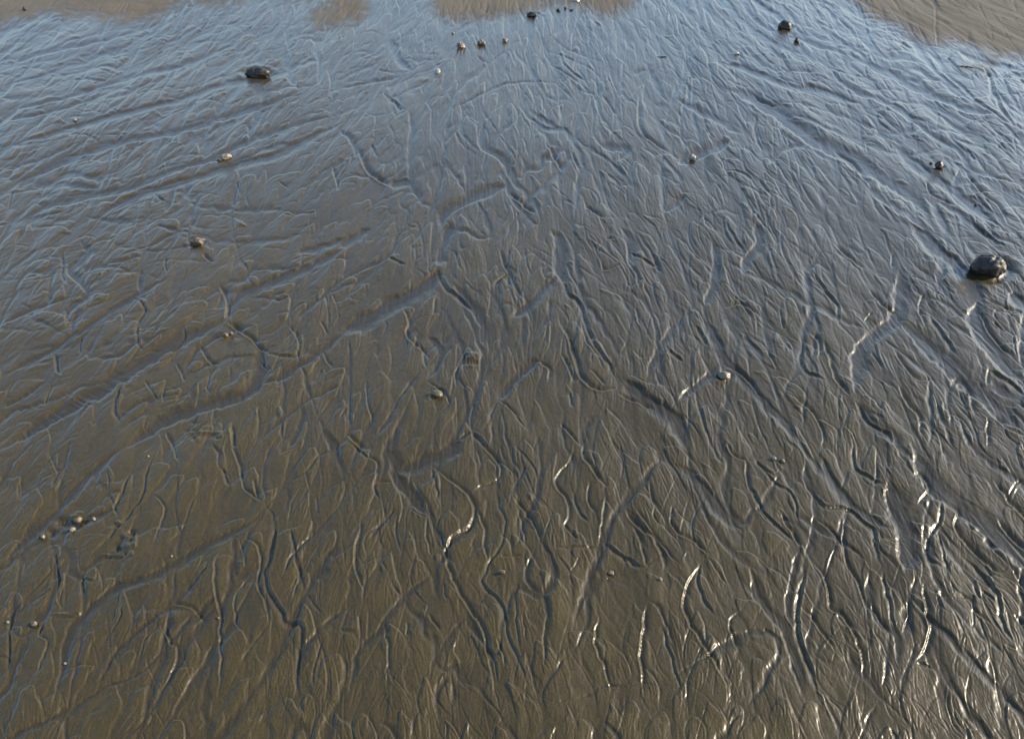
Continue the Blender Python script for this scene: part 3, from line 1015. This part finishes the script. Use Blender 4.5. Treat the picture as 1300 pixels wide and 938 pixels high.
def stone_mesh(name, seed, w, d, h, look, lobes=0, crease=False, sub=5, rough=1.0):
    bm = bmesh.new()
    bmesh.ops.create_icosphere(bm, subdivisions=sub, radius=1.0)
    off = Vector((seed*3.7, seed*1.3, seed*5.1))
    for v in bm.verts:
        p = v.co.copy()
        q = p.copy()
        # slightly boxy
        for k in range(3):
            q[k] = math.copysign(abs(p[k])**(.86), p[k])
        q.normalize()
        q = q*(.55) + p*.45
        k = 1 + rough*(.20*mn.noise(p*1.1+off) + .09*mn.noise(p*2.7+off) + .030*mn.noise(p*7+off) + .012*mn.noise(p*17+off))
        if lobes:
            k *= 1 - .17*math.exp(-((p.x+.12)/.22)**2)*(1 if p.z > -.2 else .5)
        q = q*k
        if crease and p.z > 0:
            # two shallow grooves meeting on top
            g = abs(p.x*.85 - p.y*.5 - .12 + .12*mn.noise(p*2+off))
            q.z -= .13*math.exp(-(g/.085)**2)*p.z
            g2 = abs(p.x*.3 + p.y*.95 + .02 + .1*mn.noise(p*3))
            q.z -= .09*math.exp(-(g2/.08)**2)*p.z*(1 if p.x < .2 else .2)
        v.co = Vector((q.x*w/2, q.y*d/2, q.z*h/2))
    me = bpy.data.meshes.new(name); bm.to_mesh(me); bm.free()
    me.polygons.foreach_set('use_smooth', np.ones(len(me.polygons), bool))
    me.materials.append(MATS[look]); return me
for i, (kind, sx, sy, sw, dr, hr, turn, look, lab) in enumerate(STONES):
    big_ = sw > 25
    me_ = None
    el = math.atan2(CAM_H, dist(sy))
    w = sw*metre(sy)*.93
    d, h = w*dr, w*hr*(1.38 if kind == 'cobble' else 1.3)
    name = 'cobble' if kind == 'cobble' else 'pebble'
    me_ = stone_mesh(name, i+2, w, d, h, look, lobes=1 if i == 1 else 0, crease=(i == 0), sub=5 if big_ else 4 if sw > 10 else 3,
                     rough=1.1 if kind == 'cobble' else 2.4 if look == 'mottled' else 1.9)
    o = bpy.data.objects.new(name, me_)
    scene.collection.objects.link(o)
    gx, gy = ground(sx, sy)
    bury = .30 if look == 'sandy' else .30 if kind == 'cobble' else .2
    o.location = (gx, gy + d*.42, sand_z(sx, sy - 2) + h*(.5-bury))
    o.rotation_euler = (0, 0, math.radians(turn))
    o['label'] = lab
    o['category'] = 'cobble' if kind == 'cobble' else 'pebble'
    o['group'] = 'dark cobbles scattered on the wet sand' if kind == 'cobble' else 'pebbles scattered on the wet sand'

# ------------------------------------------------------------------ shells and strands
def shell(x, y, wpx, turn, tilt, label):
    """one valve of a shell: a shallow ribbed fan with real thickness"""
    w = wpx*metre(y)
    bm = bmesh.new()
    NA, NRr = 26, 12
    top, bot = [], []
    for layer, store in ((0, top), (1, bot)):
        for i in range(NRr+1):
            r = i/NRr
            row = []
            for j in range(NA+1):
                a = math.radians(-68 + 136*j/NA)
                rr = r*(1 - .10*abs(math.sin(a))**3)
                px_, py_ = rr*math.sin(a)*.62, rr*math.cos(a)
                z = .30*math.sin(math.pi*min(1, r*.75+.12))*(1-.55*(a/1.2)**2) + .012*r*math.cos(j*math.pi)
                z -= .035*layer
                row.append(bm.verts.new((px_*w, (py_-.5)*w, z*w)))
            store.append(row)
    for i in range(NRr):
        for j in range(NA):
            bm.faces.new((top[i][j], top[i][j+1], top[i+1][j+1], top[i+1][j]))
            bm.faces.new((bot[i][j], bot[i+1][j], bot[i+1][j+1], bot[i][j+1]))
    for i in range(NRr):
        bm.faces.new((top[i][0], top[i+1][0], bot[i+1][0], bot[i][0]))
        bm.faces.new((top[i][NA], bot[i][NA], bot[i+1][NA], top[i+1][NA]))
    for j in range(NA):
        bm.faces.new((top[NRr][j], top[NRr][j+1], bot[NRr][j+1], bot[NRr][j]))
    bmesh.ops.remove_doubles(bm, verts=bm.verts, dist=w*.0005)
    bmesh.ops.recalc_face_normals(bm, faces=bm.faces)
    me = bpy.data.meshes.new('shell'); bm.to_mesh(me); bm.free()
    me.polygons.foreach_set('use_smooth', np.ones(len(me.polygons), bool))
    me.materials.append(SHELL)
    o = bpy.data.objects.new('shell', me); scene.collection.objects.link(o)
    gx, gy = ground(x, y)
    o.location = (gx, gy, sand_z(x, y) + w*.12)
    o.rotation_euler = (math.radians(tilt), math.radians(12), math.radians(turn))
    o['label'] = label; o['category'] = 'shell'; o['group'] = 'white shells on the wet sand'
SHELL = stone_mat('shell', (.22, .20, .165), (.38, .36, .31), .3, 90, .5)
shell(555, 91, 9, -38, 30, 'white half shell tilted up with a dark lower left side, below the mottled pebbles')
shell(935, 69, 8, 70, 20, 'small white shell piece below left of the squarish black cobble')
shell(732, 2, 9, 20, 20, 'white shell fragment on the tan bank at the very top edge')

def strand(x0, y0, x1, y1, rpx, seed, label):
    """a flattened, slightly kinked strand lying on the sand"""
    r_ = random.Random(seed)
    bm = bmesh.new(); K, S = 22, 10
    rings = []
    for k in range(K+1):
        t = k/K
        px_ = x0+(x1-x0)*t; py_ = y0+(y1-y0)*t + math.sin(t*5+seed)*.35
        gx, gy = ground(px_, py_)
        rr = rpx*metre(py_)*(math.sin(math.pi*min(1, t*.92+.04))**.5)*(1+.25*r_.uniform(-1, 1))
        ring = []
        for s in range(S):
            a = 2*math.pi*s/S
            ring.append(bm.verts.new((gx, gy+rr*1.5*math.cos(a), sand_z(px_, py_) + rr*.35 + rr*.7*math.sin(a))))
        rings.append(ring)
    for k in range(K):
        for s in range(S):
            bm.faces.new((rings[k][s], rings[k][(s+1) % S], rings[k+1][(s+1) % S], rings[k+1][s]))
    bm.faces.new(rings[0]); bm.faces.new(rings[-1][::-1])
    bmesh.ops.recalc_face_normals(bm, faces=bm.faces)
    c = ground((x0+x1)/2, (y0+y1)/2)
    for v in bm.verts: v.co.x -= c[0]; v.co.y -= c[1]
    me = bpy.data.meshes.new('seaweed_strand'); bm.to_mesh(me); bm.free()
    me.polygons.foreach_set('use_smooth', np.ones(len(me.polygons), bool))
    me.materials.append(WEED)
    o = bpy.data.objects.new('seaweed_strand', me); scene.collection.objects.link(o)
    o.location = (c[0], c[1], 0)
    o['label'] = label; o['category'] = 'seaweed'; o['group'] = 'dark strands lying on the wet sand'
WEED = stone_mat('seaweed', (.020, .018, .012), (.06, .05, .03), .35, 40, .5)
strand(834, 71.5, 848, 72, 1.1, 3, 'short dark strand lying level in the blue film right of top centre')
strand(1215, 86, 1236, 88, 1.2, 8, 'dark strand lying level on the pale sand near the upper right edge')
